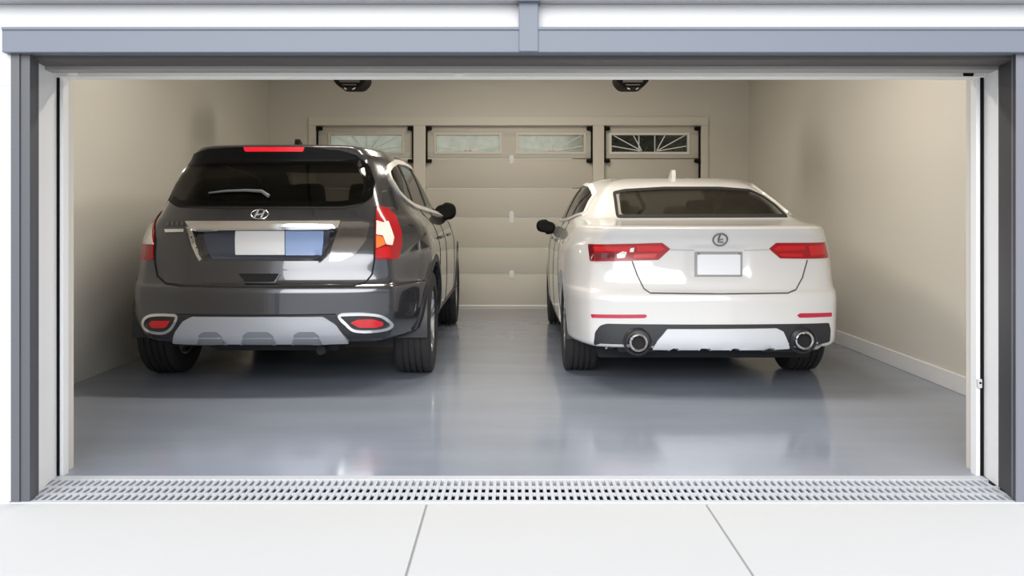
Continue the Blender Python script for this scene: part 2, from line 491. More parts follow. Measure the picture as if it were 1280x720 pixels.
def arch_cut(cy, r, rr):
    out = []
    for s in (-1, 1):
        b = nb(); lathe(b, [(.62, .0001), (.62, rr), (1.3, rr), (1.3, .0001)], 'x', 48, (0, cy, r))
        if s < 0:
            for v in b.verts: v.co.x *= -1
        bmesh.ops.remove_doubles(b, verts=b.verts, dist=.0005); out.append(b)
    return out
def prism_bm(pts, a0, a1, axis):
    b = nb(); prism_ax(b, pts, a0, a1, axis); return b
def fin(root, skin, x, y, m):
    h, n = skin.hit('top', x, y); bm = nb()
    pr = [(y-.09, -.012), (y+.10, -.012), (y+.05, .02), (y-.02, .055), (y-.065, .062), (y-.085, .05)]
    prism_ax(bm, [(a, h.z+b) for a, b in pr], x-.016, x+.016, 'x')
    obj('roof_antenna', bm, m, root, 30)

#@@ROOM
# ================================================================== THE SETTING
YT, YF, YB = 4.10, 3.725, 11.3            # threshold, facade, back wall
XL, XR, ZC = -3.05, 2.96, 3.15
b = nb(); box(b, XL-.1, XR+.1, YT, YB+.2, -.06, 0); struct(obj('floor', b, M_floor))
b = nb(); box(b, XL-.15, XL, YT+.02, YB+.2, -.06, ZC+.1); struct(obj('wall_left', b, M_wall))
b = nb(); box(b, XR, XR+.15, YT+.02, YB+.2, -.06, ZC+.1); struct(obj('wall_right', b, M_wall))
b = nb(); box(b, XL-.15, XR+.15, YT+.02, YB+.2, ZC, ZC+.12); struct(obj('ceiling', b, M_ceil))
b = nb(); box(b, XR-.016, XR, YT+.2, YB, 0, .12, .004); struct(obj('baseboard_right', b, M_jwhite))
# back wall round three doors
DOORS = [(-2.45, -1.23), (-1.08, 1.01), (1.15, 2.36)]; DT = 2.27
b = nb()
box(b, XL, DOORS[0][0], YB, YB+.16, 0, ZC); box(b, DOORS[2][1], XR, YB, YB+.16, 0, ZC)
box(b, DOORS[0][0], DOORS[2][1], YB, YB+.16, DT, ZC)
box(b, DOORS[0][1], DOORS[1][0], YB, YB+.16, 0, DT); box(b, DOORS[1][1], DOORS[2][0], YB, YB+.16, 0, DT)
struct(obj('wall_back', b, M_wall))
b = nb()
box(b, -2.54, 2.45, YB-.028, YB, DT, DT+.11, .005)
for x0, x1 in ((-2.54, -2.45), (-1.23, -1.08), (1.01, 1.15), (2.36, 2.45)): box(b, x0, x1, YB-.022, YB, 0, DT, .004)
struct(obj('trim_1', b, M_btrim))
WINS = [[(-2.28, -1.38)], [(-.95, -.16), (.08, .90)], [(1.25, 2.20)]]
WZ0, WZ1 = 1.945, 2.155
SEAMS = [0.02, .41, .74, 1.12, 1.49, 1.86, DT]
for di, (x0, x1) in enumerate(DOORS):
    root = bpy.data.objects.new('door_%d' % (di+1), None); col.objects.link(root); root.location = ((x0+x1)/2, YB+.05, 0); struct(root)
    root['label'] = ['left closed overhead door with pale window, behind the dark car',
                     'wide middle closed overhead door with two pale green windows',
                     'right closed overhead door with dark sunburst window'][di]
    ox, oy = (x0+x1)/2, YB+.05
    b = nb()
    for z0, z1 in zip(SEAMS, SEAMS[1:]):
        if z1 < DT: box(b, x0-ox, x1-ox, 0, .045, z0+.004, z1-.004, .005)
    z0 = SEAMS[-2]+.004
    box(b, x0-ox, x1-ox, 0, .045, z0, WZ0, .003); box(b, x0-ox, x1-ox, 0, .045, WZ1, DT+.02, .003)
    xs = [x0]+[q for w_ in WINS[di] for q in w_]+[x1]
    for i in range(0, len(xs), 2): box(b, xs[i]-ox, xs[i+1]-ox, 0, .045, WZ0, WZ1)
    obj('door_panel', b, M_bdoor, root, 30)
    b = nb(); box(b, x0-ox, x1-ox, -.006, .05, 0, .024, .004); obj('bottom_seal', b, M_cream, root)
    for (a, c) in WINS[di]:
        f = nb()
        for q in ((a-.03, a, WZ0-.03, WZ1+.03), (c, c+.03, WZ0-.03, WZ1+.03), (a, c, WZ1, WZ1+.03), (a, c, WZ0-.03, WZ0)):
            box(f, q[0]-ox, q[1]-ox, -.012, .004, q[2], q[3], .003)
        fo = obj('window_frame', f, M_btrim if di < 2 else M_cream, root)
        mu = nb(); mc = (a+c)/2-ox
        for dx in (-.13, .07) if di == 2 else (0,):
            base = mc+dx
            bar(mu, (base, .018, WZ0), (base, .018, WZ1), .012, .012)
        L = (c-a)/2
        for s in (-1, 1):
            bx = mc+s*(.09 if di == 2 else .02)
            for tx, tz in ((.42, 1.0), (.95, 1.0), (.98, .35)):
                bar(mu, (bx, .018, WZ0+.01), (mc+s*L*tx, .018, WZ0+(WZ1-WZ0)*tz), .013, .012)
        obj('sunburst_muntins', mu, M_jwhite, fo)
        g = nb(); box(g, a-ox, c-ox, .026, .032, WZ0, WZ1); go = obj('pane', g, G_pale if di < 2 else G_door, fo)
        go['label'] = 'pale green obscured glass' if di < 2 else 'clear glass with dark foliage behind'
    # black lift hardware at the edges
    for s, xx in ((1, x0), (-1, x1)):
        zb = {(-1, 2): 1.55}.get((s, di), 1.82)
        t = nb(); box(t, xx-ox+(0 if s > 0 else -.022), xx-ox+(.022 if s > 0 else 0), -.034, -.012, zb, DT-.01)
        for zc in (DT-.035, 1.83):
            box(t, xx-ox+(.0 if s > 0 else -.075), xx-ox+(.075 if s > 0 else 0), -.045, -.002, zc-.022, zc+.022, .008)
            lathe(t, [(-.03, .0001), (-.03, .024), (0, .024), (0, .0001)], 'y', 14, (xx-ox+s*.03, -.045, zc-.006))
        obj('door_track', t, M_black, root, 30)
    if di == 1:
        for zc, hh in ((1.85, .055), (1.13, .075), (.41, .05)):
            t = nb(); prism_ax(t, chamfer([(-.04-.022-ox+.035, zc-hh), (-.04+.022-ox+.035, zc-hh), (-.04+.03-ox+.035, zc+hh*.6), (-.04+.012-ox+.035, zc+hh), (-.04-.012-ox+.035, zc+hh), (-.04-.03-ox+.035, zc+hh*.6)], .008), -.012, 0)
            lathe(t, [(-.022, .0001), (-.022, .011), (-.01, .011), (-.01, .0001)], 'y', 12, (-.005-ox, 0, zc))
            obj('hinge', t, M_jwhite, root, 30)

# front of the garage
def jamb(name, pts, z0, z1, m):
    b = nb(); prism(b, pts, z0, z1); return struct(obj(name, b, m))
HT = 1.849
JB = .90
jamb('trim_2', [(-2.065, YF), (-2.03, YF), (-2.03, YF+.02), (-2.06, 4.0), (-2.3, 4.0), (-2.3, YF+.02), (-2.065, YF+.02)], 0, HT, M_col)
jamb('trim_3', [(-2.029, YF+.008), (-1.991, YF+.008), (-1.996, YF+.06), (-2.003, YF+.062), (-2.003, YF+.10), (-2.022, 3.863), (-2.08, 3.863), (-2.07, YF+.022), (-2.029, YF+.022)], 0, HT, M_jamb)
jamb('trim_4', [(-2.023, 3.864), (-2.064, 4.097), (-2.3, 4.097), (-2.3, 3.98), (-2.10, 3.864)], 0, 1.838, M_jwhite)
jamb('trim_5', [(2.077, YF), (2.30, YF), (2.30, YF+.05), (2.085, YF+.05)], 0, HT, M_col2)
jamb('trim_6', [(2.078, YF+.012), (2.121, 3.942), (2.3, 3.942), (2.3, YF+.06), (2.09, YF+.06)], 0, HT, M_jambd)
jamb('trim_7', [(2.119, 3.943), (2.139, 4.097), (2.35, 4.097), (2.35, 3.943)], 0, 1.838, M_jwhite)
# seals and inner stops
for nm, xa, xb, m in (('weather_seal', -2.068, -2.052, M_black), ('weather_seal', 2.124, 2.139, M_black)):
    b = nb(); box(b, xa, xb, 4.098, 4.112, 0, 1.82); o = struct(obj(nm, b, m))
b = nb(); box(b, -2.054, -2.036, 4.102, 4.15, 0, 1.82); struct(obj('trim_8', b, M_jwhite))
b = nb(); box(b, 2.106, 2.125, 4.102, 4.15, 0, 1.82); struct(obj('trim_9', b, M_jwhite))
# return walls beside the opening
b = nb(); box(b, XL-.1, -2.056, 4.115, 4.24, -.02, ZC); box(b, 2.13, XR+.1, 4.115, 4.24, -.02, ZC)
box(b, -2.056, 2.13, 4.16, 4.24, 1.84, ZC); struct(obj('wall_front', b, M_wall))
# header
b = nb(); box(b, -2.086, 2.6, YF-.03, YF+.10, HT, 1.948, .004)
box(b, -2.086, 2.6, YF-.036, YF-.02, 1.940, 1.953, .003); struct(obj('trim_10', b, M_bluegr))
b = nb(); box(b, -2.05, 2.2, YF+.05, 3.94, 1.832, 1.90); struct(obj('trim_11', b, M_soff))
b = nb(); box(b, -2.05, 2.2, 3.94, 4.03, 1.816, 1.87, .004); struct(obj('trim_12', b, mat('grey_header_strip', (.34, .32, .31), .5)))
b = nb(); box(b, -2.06, 2.2, 4.03, 4.09, 1.829, 1.88); struct(obj('trim_13', b, M_jambd))
b = nb(); box(b, -2.07, 2.15, 4.09, 4.17, 1.806, 1.88, .003); struct(obj('trim_14', b, M_cream))
# white band and eave above
b = nb(); box(b, -3.4, 3.4, YF+.02, YF+.13, 1.945, 2.058, .003); struct(obj('trim_15', b, M_white))
b = nb(); box(b, -3.4, 3.4, YF-.05, YF+.12, 2.058, 2.20, .004); struct(obj('trim_16', b, mat('grey_eave', (.40, .40, .41), .6)))
b = nb(); box(b, -3.4, 3.4, YF+.0, 4.2, 2.2, 3.3); struct(obj('wall_upper', b, M_block))
b = nb(); box(b, .028, .108, YF-.038, YF+.05, HT+.002, 2.20, .004); box(b,   .018, .118, YF-.065, YF+.05, 2.052, 2.075, .004)
tag(obj('header_bracket', b, M_bluegr), 'blue-grey vertical post with a small cap in the middle of the header', 'bracket')
# white masonry left of the opening
b = nb()
z = 0; k = 0
while z < 1.94:
    box(b, -4.2, -2.068, YF+.006, YF+.019, z+.0015, min(z+.1305, 1.945), .003); z += .132
box(b, -4.2, -2.069, YF-.003, YF+.019, -.08, 0.004); box(b, -4.2, -2.069, YF+.009, YF+.019, 0, 1.94); box(b, -4.2, -2.305, YF+.02, YF+.2, 0, 1.94)
struct(obj('wall_outside_left', b, M_block))
b = nb(); box(b, 2.28, 4.2, YF+.03, YF+.2, 0, 1.945); struct(obj('wall_outside_right', b, M_block))
# driveway slabs with real joints
b = nb()
for x0, x1 in ((-9, -.354), (-.346, .793), (.801, 9)):
    for y0, y1 in ((-14, -1.2), (-1.19, YF-.004)): box(b, x0, x1, y0, y1, -.10, -.004, .0025)
struct(obj('driveway', b, M_conc))
b = nb(); box(b, -9, 9, -14, YF-.005, -.14, -.009); struct(obj('joint_filler', b, M_joint))
b = nb(); box(b, -60, 60, -60, 60, -.24, -.145); struct(obj('ground', b, M_grass))

# drain in front of the threshold
root = empty('drain_grate', (0, YF, 0), 'long galvanised slotted drain grate set in the floor across the garage opening', 'drain')
X0, X1 = -2.02, 2.09
b = nb(); box(b, -2.06, 2.12, -.004, .37, -.09, -.07); box(b, -2.06, 2.12, -.004, .0, -.07, -.01); obj('channel', b, M_dark, root)
b = nb()
box(b, -2.07, 2.13, -.002, .03, -.03, .001, .002); box(b, -2.07, 2.13, .312, .374, -.03, .001, .002)
obj('frame', b, M_galv, root)
b = nb()
for y in (.122, .216): box(b, -2.06, 2.12, y-.012, y+.012, -.010, -.001)
x = -2.06
while x < 2.12:
    box(b, x-.0075, x+.0075, .02, .325, -.009, 0.0); x += .031
obj('grating', b, M_galv, root)

# small fittings on the header rail and jamb
def fitting(x, y, z, m, label):
    root = empty('rail_bracket', (x, y, z), label, 'bracket')
    b = nb(); box(b, -.022, .022, -.012, .0, -.018, .014, .003); box(b, -.012, .012, -.03, -.012, -.010, .004, .003); obj('plate', b, m, root)
    for s in (-1, 1):
        b = nb(); lathe(b, [(-.006, .0001), (-.006, .004), (0, .004), (0, .0001)], 'y', 10, (s*.016, -.012, .006)); obj('bolt', b, M_steel, root)
fitting(-1.985, 4.09, 1.838, M_cream, 'small cream bracket on the header rail at the top left corner of the opening')
fitting(-.24, 4.09, 1.838, M_white, 'small white bracket on the header rail between the two cars')
fitting(2.062, 4.09, 1.828, M_black, 'small black bracket on the header rail at the top right corner of the opening')
root = empty('safety_sensor', (2.116, 4.085, .42), 'tiny white sensor low on the right jamb of the opening', 'sensor')
b = nb(); box(b, -.010, .010, -.0, .017, -.02, .02, .003); obj('housing', b, M_white, root)
b = nb(); lathe(b, [(-.004, .0001), (-.004, .005), (.002, .005), (.002, .0001)], 'y', 12, (0, 0, .004)); obj('lens', b, M_black, root)

# door openers hanging under the ceiling
def opener(x, y, label):
    root = empty('garage_door_opener', (x, y, 2.42), label, 'door opener', 'ceiling door openers')
    b = nb(); prism_ax(b, chamfer([(-.165, .20), (.165, .20), (.165, .07), (.10, 0), (-.10, 0), (-.165, .07)], .035, 4), 0, .34)
    obj('motor_housing', b, M_black, root, 35)
    b = nb(); box(b, -.10, .10, -.012, .0, .045, .075, .004); box(b, -.07, .07, -.02, -.01, .015, .03, .003); obj('light_lens', b, mat('smoked_lens', (.10, .095, .09), .3), root)
    b = nb(); bar(b, (0, .1, .215), (0, -4.4, .215), .035, .03); obj('rail', b, M_steel, root)
    b = nb()
    for s in (-1, 1): bar(b, (s*.14, .17, .18), (s*.14, .17, ZC-2.42), .025, .004)
    obj('hanger', b, M_steel, root)
    for s in (-1, 1):
        b = nb(); tube(b, [(s*.05, .03, .012), (s*.05, .0, -.012), (s*.03, -.01, -.02)], .006, 8); obj('cord_stub', b, M_cream, root)
opener(-1.60, 8.9, 'black door opener hanging above the dark SUV')
opener(1.19, 8.9, 'black door opener hanging above the white sedan')

# unseen fill lamps, added above the opening to brighten the interior
for i, (x, y) in enumerate(((-1.0, 6.3), (1.0, 6.3), (0, 9.2))):
    root = empty('added_fill_light', (x, y, ZC-.05), ['added unseen fill panel under the ceiling over the dark SUV', 'added unseen fill panel under the ceiling over the white sedan', 'added unseen fill panel under the ceiling near the back doors'][i], 'light', 'added fill lights')
    b = nb(); box(b, -.62, .62, -.16, .16, -.0, .05, .006); obj('fill_housing', b, M_white, root)
    b = nb(); box(b, -.58, .58, -.13, .13, -.012, -.001, .004); obj('diffuser', b, M_fill, root)
    ld = bpy.data.lights.new('fill_area', 'AREA'); ld.shape = 'RECTANGLE'; ld.size = 1.1; ld.size_y = .24; ld.energy = FILL_W[i]; ld.color = FILL_C
    lo = bpy.data.objects.new('fill_source', ld); col.objects.link(lo); lo.parent = root; lo.location = (0, 0, -.02)

# hedge behind the back doors, seen through the right window
def hedge(name, x0, x1, y0, y1, z1, m, label, n):
    root = empty(name, ((x0+x1)/2, (y0+y1)/2, 0), label, 'hedge'); cx, cy = (x0+x1)/2, (y0+y1)/2
    b = nb(); box(b, x0-cx+.1, x1-cx-.1, y0-cy+.1, y1-cy-.1, -.1, z1-.15); obj('branches', b, mat('hedge_core', (.02, .02, .012), .9), root)
    b = nb(); rnd = random.Random(3)
    for i in range(n):
        f = rnd.random()
        p = Vector((rnd.uniform(x0-cx, x1-cx), rnd.uniform(y0-cy, y1-cy) if f < .4 else y0-cy+rnd.uniform(0, .15), rnd.uniform(z1-.2, z1) if f < .4 else rnd.uniform(.1, z1)))
        d = Vector((rnd.uniform(-1, 1), rnd.uniform(-1, .3), rnd.uniform(-1, 1))).normalized(); e = d.cross(Vector((.3, .2, 1))).normalized(); s = rnd.uniform(.04, .09)
        b.faces.new([b.verts.new(p+d*s), b.verts.new(p+e*s*.45), b.verts.new(p-d*s), b.verts.new(p-e*s*.45)])
    me = bpy.data.meshes.new('foliage'); b.to_mesh(me); b.free(); o = link('foliage', me, m, root)
hedge('hedge', .8, 5.5, 12.6, 13.6, 3.6, M_leafd, 'dark hedge seen through the window of the right back door', 9000)
# unseen house-shaped block, added to put a dark reflection in the SUV's paint
b = nb(); box(b, -16, -5.6, -13, -9, -.1, 3.0); box(b, -16.3, -5.4, -13.3, -8.8, 3.0, 3.15)
for x in (-14, -11, -8): box(b, x-.06, x+.06, -9.06, -8.98, 0, 3.0)
struct(obj('added_reflection_block', b, mat('reflection_block_dark', (.055, .058, .068), .7)))
#@@SUV
# ================================================================== DARK SUV
SX, SY = -1.63, 5.90
#         z     w     wr    yr    yf    wf    c    cr
SK = [(.325, .90, .74, .16, 4.50, .70, .07, .10),
      (.34, .99, .81, .05, 4.58, .74, .07, .10),
      (.38, 1.03, .85, .02, 4.64, .78, .07, .10),
      (.52, 1.055, .885, .0, 4.68, .80, .07, .10),
      (.66, 1.06, .89, .0, 4.68, .80, .07, .10),
      (.70, 1.06, .888, .008, 4.67, .80, .07, .10),
      (.725, 1.06, .882, .040, 4.67, .80, .06, .10),
      (.90, 1.055, .87, .065, 4.64, .80, .06, .11),
      (1.02, 1.03, .86, .10, 4.55, .78, .06, .12),
      (1.09, 1.00, .845, .135, 4.35, .76, .06, .12),
      (1.14, .96, .825, .15, 3.95, .74, .06, .13),
      (1.18, .92, .80, .165, 3.70, .70, .06, .13),
      (1.24, .885, .775, .19, 3.52, .66, .06, .13),
      (1.42, .82, .725, .29, 3.12, .60, .06, .13),
      (1.56, .755, .665, .38, 2.78, .54, .06, .14),
      (1.60, .725, .64, .352, 2.62, .50, .07, .14),
      (1.645, .68, .60, .350, 2.45, .46, .07, .14),
      (1.664, .60, .52, .40, 2.25, .40, .08, .15),
      (1.676, .40, .33, .75, 2.05, .28, .08, .15),
      (1.682, .12, .10, 1.2, 1.75, .08, .03, .10)]
def sdisp(x, z, t):
    d = 0
    # number plate recess
    xr = x+.03
    top, bot = 1.075, .88
    hw_ = .475-.09*(1-sm(bot, top, z))
    a = sm(-hw_-.012, -hw_+.012, xr)*(1-sm(hw_-.012, hw_+.012, xr))*sm(bot-.012, bot+.012, z)*(1-sm(top-.008, top+.010, z))
    d += .035*a
    # crease bulge of the bumper
    return d
SIDEWIN = [(.60, 1.43), (.64, 1.34), (.76, 1.285), (1.0, 1.25), (1.6, 1.225), (2.4, 1.195), (3.0, 1.165), (2.72, 1.36), (2.42, 1.50), (2.1, 1.555), (1.5, 1.575), (1.0, 1.56), (.78, 1.525), (.65, 1.485)]
tmp = body_mesh(SK, sdisp); S = Skin(tmp, (SX, SY, 0)); tmp.free()
GL = S.pxs([(220, 257), (300, 258), (430, 258), (455, 254), (466, 246), (469, 228), (462, 208), (448, 196), (425, 189), (340, 186), (258, 187), (239, 192), (225, 210), (210, 233), (204, 244)])
gc = (sum(p[0] for p in GL)/len(GL), sum(p[1] for p in GL)/len(GL))
GLin = [(gc[0]+(p[0]-gc[0])*.90, gc[1]+(p[1]-gc[1])*.86-.012) for p in GL]
SR, SRR, AY, FY = .375, .43, .88, 3.78
cuts = [prism_bm(chamfer(GLin, .03), -1, 1.0, 'y'), prism_bm(chamfer(SIDEWIN, .02), -1.5, 1.5, 'x'),
        prism_bm([(-.60, 1.22), (.60, 1.22), (.46, 1.56), (-.46, 1.56)], 2.3, 5, 'y')]
cuts += arch_cut(AY, SR+.02, SRR) + arch_cut(FY, SR+.02, SRR)
outer, me = make_shell(SK, sdisp, cuts); outer.free()
suv = empty('sport_utility_vehicle', (SX, SY, 0), 'dark grey SUV parked nose-in on the left side of the garage', 'car')
link('body', me, M_grey, suv, 38)
P = S.pxs
def rear(name, pts, m, off=.006, th=.012, parent=suv, rnd=.008, res=.03, label=None):
    o = obj(name, CUR.patch(chamfer(CUR.pxs(pts), rnd), 'rear', off, th, res), m, parent, 40)
    if label: o['label'] = label
    return o
def seam(name, pts, wd, m, parent, off=.0035, th=.008, closed=False, side='rear'):
    return obj(name, CUR.strip(CUR.pxs(pts), wd, side, off, th, closed), m, parent, 40)
CUR = S
# rear glass with black border
o = obj('rear_window', S.patch(chamfer(GL, .02), 'rear', .004, .010, .035), G_suv, suv, 40)
o['label'] = 'dark privacy glass'
ring_out = chamfer(GL, .02)
bb = S.strip([(gc[0]+(p[0]-gc[0])*.955, gc[1]+(p[1]-gc[1])*.93-.004) for p in chamfer(GL, .02)], .05, 'rear', .003, .006, True, .03)
obj('window_border', bb, M_gapm, o, 40)
b = S.patch(P([(240, 192), (262, 186), (300, 184), (340, 183.5), (390, 184.5), (425, 188), (446, 194), (456, 206), (340, 206), (230, 207)]), 'rear', .008, .014)
obj('spoiler', b, mat('gloss_black', (.006, .006, .007), .25, spec=.2), suv, 40)
bl = rear('brake_light', [(305, 184), (381, 184), (379, 189.5), (307, 189.5)], M_brake, .013, .012, label='red high brake light')
# wiper
q = [S.hit('rear', *S.px(x, y)) for x, y in ((262, 243), (285, 240.5), (310, 240), (328, 241), (337, 247))]
b = nb(); tube(b, [h+n*.022 for h, n in q], [.004, .007, .009, .011, .013], 8); wp = obj('wiper', b, M_silvd, suv, 40)
b = nb(); tube(b, [h+n*.011 for h, n in q[:4]], .005, 6); obj('wiper_blade', b, M_rubber, wp, 40)
# tailgate outline
seam('tailgate_seam', [(207, 246), (196, 262), (195, 300), (194, 330), (197, 345), (207, 354), (225, 357), (330, 358), (440, 357), (457, 353), (465, 343), (468, 325), (469, 258)], .011, M_gapm, suv)
seam('bumper_crease', [(215, 393), (330, 394), (420, 393)], .008, M_gapm, suv)
# lamps
tl = rear('taillight', [(187, 268), (195, 263), (194, 290), (192.5, 325), (176.5, 325), (177.5, 300), (181, 280)], M_red, .010, .02, label='red taillight on the left corner')
obj('clear_lens', S.patch(P([(186, 281), (193, 280), (193, 306), (180, 305), (184, 292)]), 'rear', .014, .01), M_clear, tl, 40)
tl = rear('taillight', [(470, 258), (483, 260), (494, 270), (501, 290), (501, 308), (497, 324), (469, 325)], M_red, .010, .02, label='red taillight on the right corner')
obj('clear_lens', S.patch(chamfer(P([(470, 276), (478, 279), (484, 277), (488, 288), (491, 297), (489, 307), (482, 306), (478, 295), (470, 294)]), .006), 'rear', .014, .01), M_clear, tl, 40)
obj('amber_lens', S.patch(chamfer(P([(470, 295), (478, 297), (481, 306), (470, 311)]), .006), 'rear', .0145, .01), M_amber, tl, 40)
obj('reverse_lens', S.patch(chamfer(P([(470, 312), (485, 308), (488, 322), (470, 322)]), .006), 'rear', .0135, .01), M_redl, tl, 40)
# chrome garnish and recess
rear('garnish', [(232, 277), (426, 276.5), (423, 285.5), (238, 287)], M_chrome, .016, .022, label='chrome bar above the number plate')
rear('garnish_side', [(233, 283), (239, 286), (244, 305), (252, 325), (249, 327), (240, 308)], M_chrome, .006, .012, label='chrome edge left of the plate recess')
rear('garnish_side', [(426, 277), (452, 277), (462, 279), (458, 300), (444, 318), (426, 326), (411, 327), (414, 312), (421, 292)], mat('dark_chrome', (.34, .34, .36), .14, metal=1), .003, .01, label='smoked chrome panel right of the plate')
rear('recess_panel', [(255, 289), (412, 288), (410, 305), (404, 323), (265, 324), (258, 310)], mat('slate_recess', (.055, .065, .095), .3, coat=.5), .002, .006)
pl = rear('number_plate', [(295, 290), (356.5, 290), (356.5, 319), (295, 319)], M_plw, .016, .012, rnd=.004, label='blank white half of the plate')
rear('number_plate', [(357.5, 290), (405, 290), (403, 320), (357.5, 319.5)], M_plb, .016, .012, rnd=.004, label='blue half of the plate')
# emblem: slanted letter in an oval
ex, ez = S.px(325, 268.5)
h, n = S.hit('rear', ex, ez)
b = nb(); pts = []
for k in range(29):
    t = 2*pi*k/28; u = cos(t)*.058; v = sin(t)*.031
    hh, nn = S.hit('rear', ex+u, ez+v); pts.append(hh+nn*.010)
tube(b, pts, .0045, 8, False)
def eb(a, c, r=.0055):
    A, na = S.hit('rear', ex+a[0], ez+a[1]); B, nb_ = S.hit('rear', ex+c[0], ez+c[1]); tube(b, [A+na*.010, B+nb_*.010], r, 8)
eb((-.032, -.024), (-.010, .026), .008); eb((.010, -.026), (.032, .024), .008); eb((-.020, -.004), (.022, .004), .006)
obj('emblem', b, M_chrome, suv, 50)
rear('badge', [(206, 287), (230, 286.5), (230, 290.5), (207, 291)], M_chrome, .008, .01, rnd=.003, label='small bright badge')
for i in range(4):
    x0 = 208+i*6
    rear('badge_letter', [(x0, 277), (x0+4, 277), (x0+4, 282), (x0, 282)], mat('dim_chrome', (.16, .16, .17), .25, metal=1), .006, .008, rnd=.002)
rear('tailgate_handle', [(298, 342), (349, 342), (343, 352.5), (306, 352.5)], M_gapm, .003, .006)
seam('handle_lip', [(306, 353.5), (343, 353.5), (350, 343)], .008, M_grey, suv, .012, .016)
# bumper lower parts
rear('lower_bumper', [(181, 397), (200, 394), (450, 394), (480, 397), (491, 405), (488, 418), (470, 426), (215, 427), (190, 418)], M_plast, .003, .008, rnd=.02, label='black lower bumper')
sk = rear('skid_plate', [(217, 426), (221, 413), (230, 401), (241, 395.5), (404, 395.5), (420, 405), (437, 426), (404, 427), (398, 431), (372, 431), (366, 427), (345, 427), (338, 431), (308, 431), (302, 427), (284, 427), (277, 430), (253, 430), (248, 427)], M_silver, .022, .035, rnd=.012, label='silver skid plate')
for a, c in ((248, 282), (303, 346), (366, 403)):
    obj('scallop', S.patch(chamfer(P([(a, 427), (a+2, 417), (a+8, 413.5), (c-10, 413.5), (c-4, 418), (c, 427)]), .008), 'rear', .024, .01), M_silvd, sk, 40)
for pts, red in (([(181, 404), (184, 397), (194, 393.5), (214, 393.5), (222, 396), (216, 409), (206, 415), (192, 414), (184, 410)], [(187, 404), (192, 400.5), (214, 400.5), (209, 408), (203, 409.5), (191, 409)]),
                 ([(424, 395), (436, 393), (462, 393), (478, 396), (488, 405), (480, 411), (458, 413.5), (442, 412), (433, 405)], [(438, 403), (447, 399), (466, 398.5), (478, 402), (479, 406), (470, 409), (449, 409)])):
    cp = P(pts)
    o = obj('reflector_surround', S.strip(smooth_poly(cp, 4), .018, 'rear', .020, .018, True, .02), M_chrome, suv, 40); o['label'] = 'chrome surround'
    obj('reflector_recess', S.patch(smooth_poly(cp, 3), 'rear', .006, .01), M_plast, o, 40)
    r_ = obj('reflector', S.patch(chamfer(P(red), .008), 'rear', .014, .012), M_redl, o, 40); r_['label'] = 'red reflector'
# side glass, pillars, chrome
for s, nm in (('r', 'right'), ('l', 'left')):
    wn = obj('side_window', S.patch(chamfer(SIDEWIN, .02), s, .001, .006, .05), G_suvs, suv, 40)
    wn['label'] = 'tinted side glass'
    obj('window_chrome', S.strip(chamfer([(p[0]+(-.014 if p[0] < 1.7 else .014), p[1]+(-.012 if p[1] < 1.4 else .010)) for p in SIDEWIN], .03), .034, s, .014, .018, True, .03), M_satin, wn, 40)
    for ya, yb, wd in ((1.02, 1.05, .06), (1.92, 1.86, .09), (1.86, 1.82, .02)):
        obj('pillar_trim', S.strip([(ya, 1.25), (yb, 1.56)], wd, s, .005, .02), M_gapm, wn, 40)
    sg = 1 if s == 'r' else -1
    for pts in ([(1.02, .42), (1.12, .60), (1.30, .80), (1.33, 1.00), (1.28, 1.235)], [(1.96, .34), (1.97, .8), (1.94, 1.205)], [(3.02, .36), (3.06, .8), (3.0, 1.16)]):
        obj('door_seam', S.strip(smooth_poly(pts, 4, False), .008, s, .003, .008), M_gapm, suv, 40)
    for yy in (1.42, 2.12):
        hs = [S.hit(s, yy+k*.035, .985+.006*sin(k*pi/6)) for k in range(7)]
        b = nb(); tube(b, [h+n*(.012+.03*sin(pi*min(1, max(0, k/6)))) for k, (h, n) in enumerate(hs)], .013, 8); obj('door_handle', b, M_chrome, suv, 40)
    # arch lips and sill
    for cy in (AY, FY):
        pts = [(cy+cos(radians(a))*(SRR+.028), SR+.02+sin(radians(a))*(SRR+.028)) for a in range(-8, 189, 7)]
        obj('wheel_arch_trim', S.strip(pts, .055, s, .010, .02), M_plast, suv, 40)
        liner(suv, cy, SR+.02, sg, SRR+.004, 1.035)
    obj('sill', S.strip([(AY+.45, .36), (FY-.45, .36)], .12, s, .012, .03), M_plast, suv, 40)
    mirror(suv, sg*(.98 if s == 'r' else 1.02), 2.92, 1.20, sg, .105, .085, M_black)
    for cy in (AY, FY): wheel(suv, sg*.915, cy, SR, .265, sg, 5, .245, True)
fin(suv, S, .02, .95, M_black)
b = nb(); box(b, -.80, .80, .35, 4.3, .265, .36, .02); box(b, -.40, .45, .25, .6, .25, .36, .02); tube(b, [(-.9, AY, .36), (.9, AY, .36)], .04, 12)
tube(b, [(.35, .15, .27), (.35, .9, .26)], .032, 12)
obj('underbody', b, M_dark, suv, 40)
# cabin
for x in (-.40, .40): seat(suv, x, 2.25, .62, M_int)
for x in (-.45, 0, .45): seat(suv, x, 1.30, .62, M_int, .21, .60)
b = nb(); prism_ax(b, [(3.0, .6), (3.5, .6), (3.5, 1.14), (3.1, 1.14), (3.0, 1.05)], -.72, .72, 'x'); obj('dashboard', b, M_int, suv)
b = nb(); box(b, -.86, .86, .40, 3.5, .42, .46); obj('cabin_floor', b, M_int, suv)
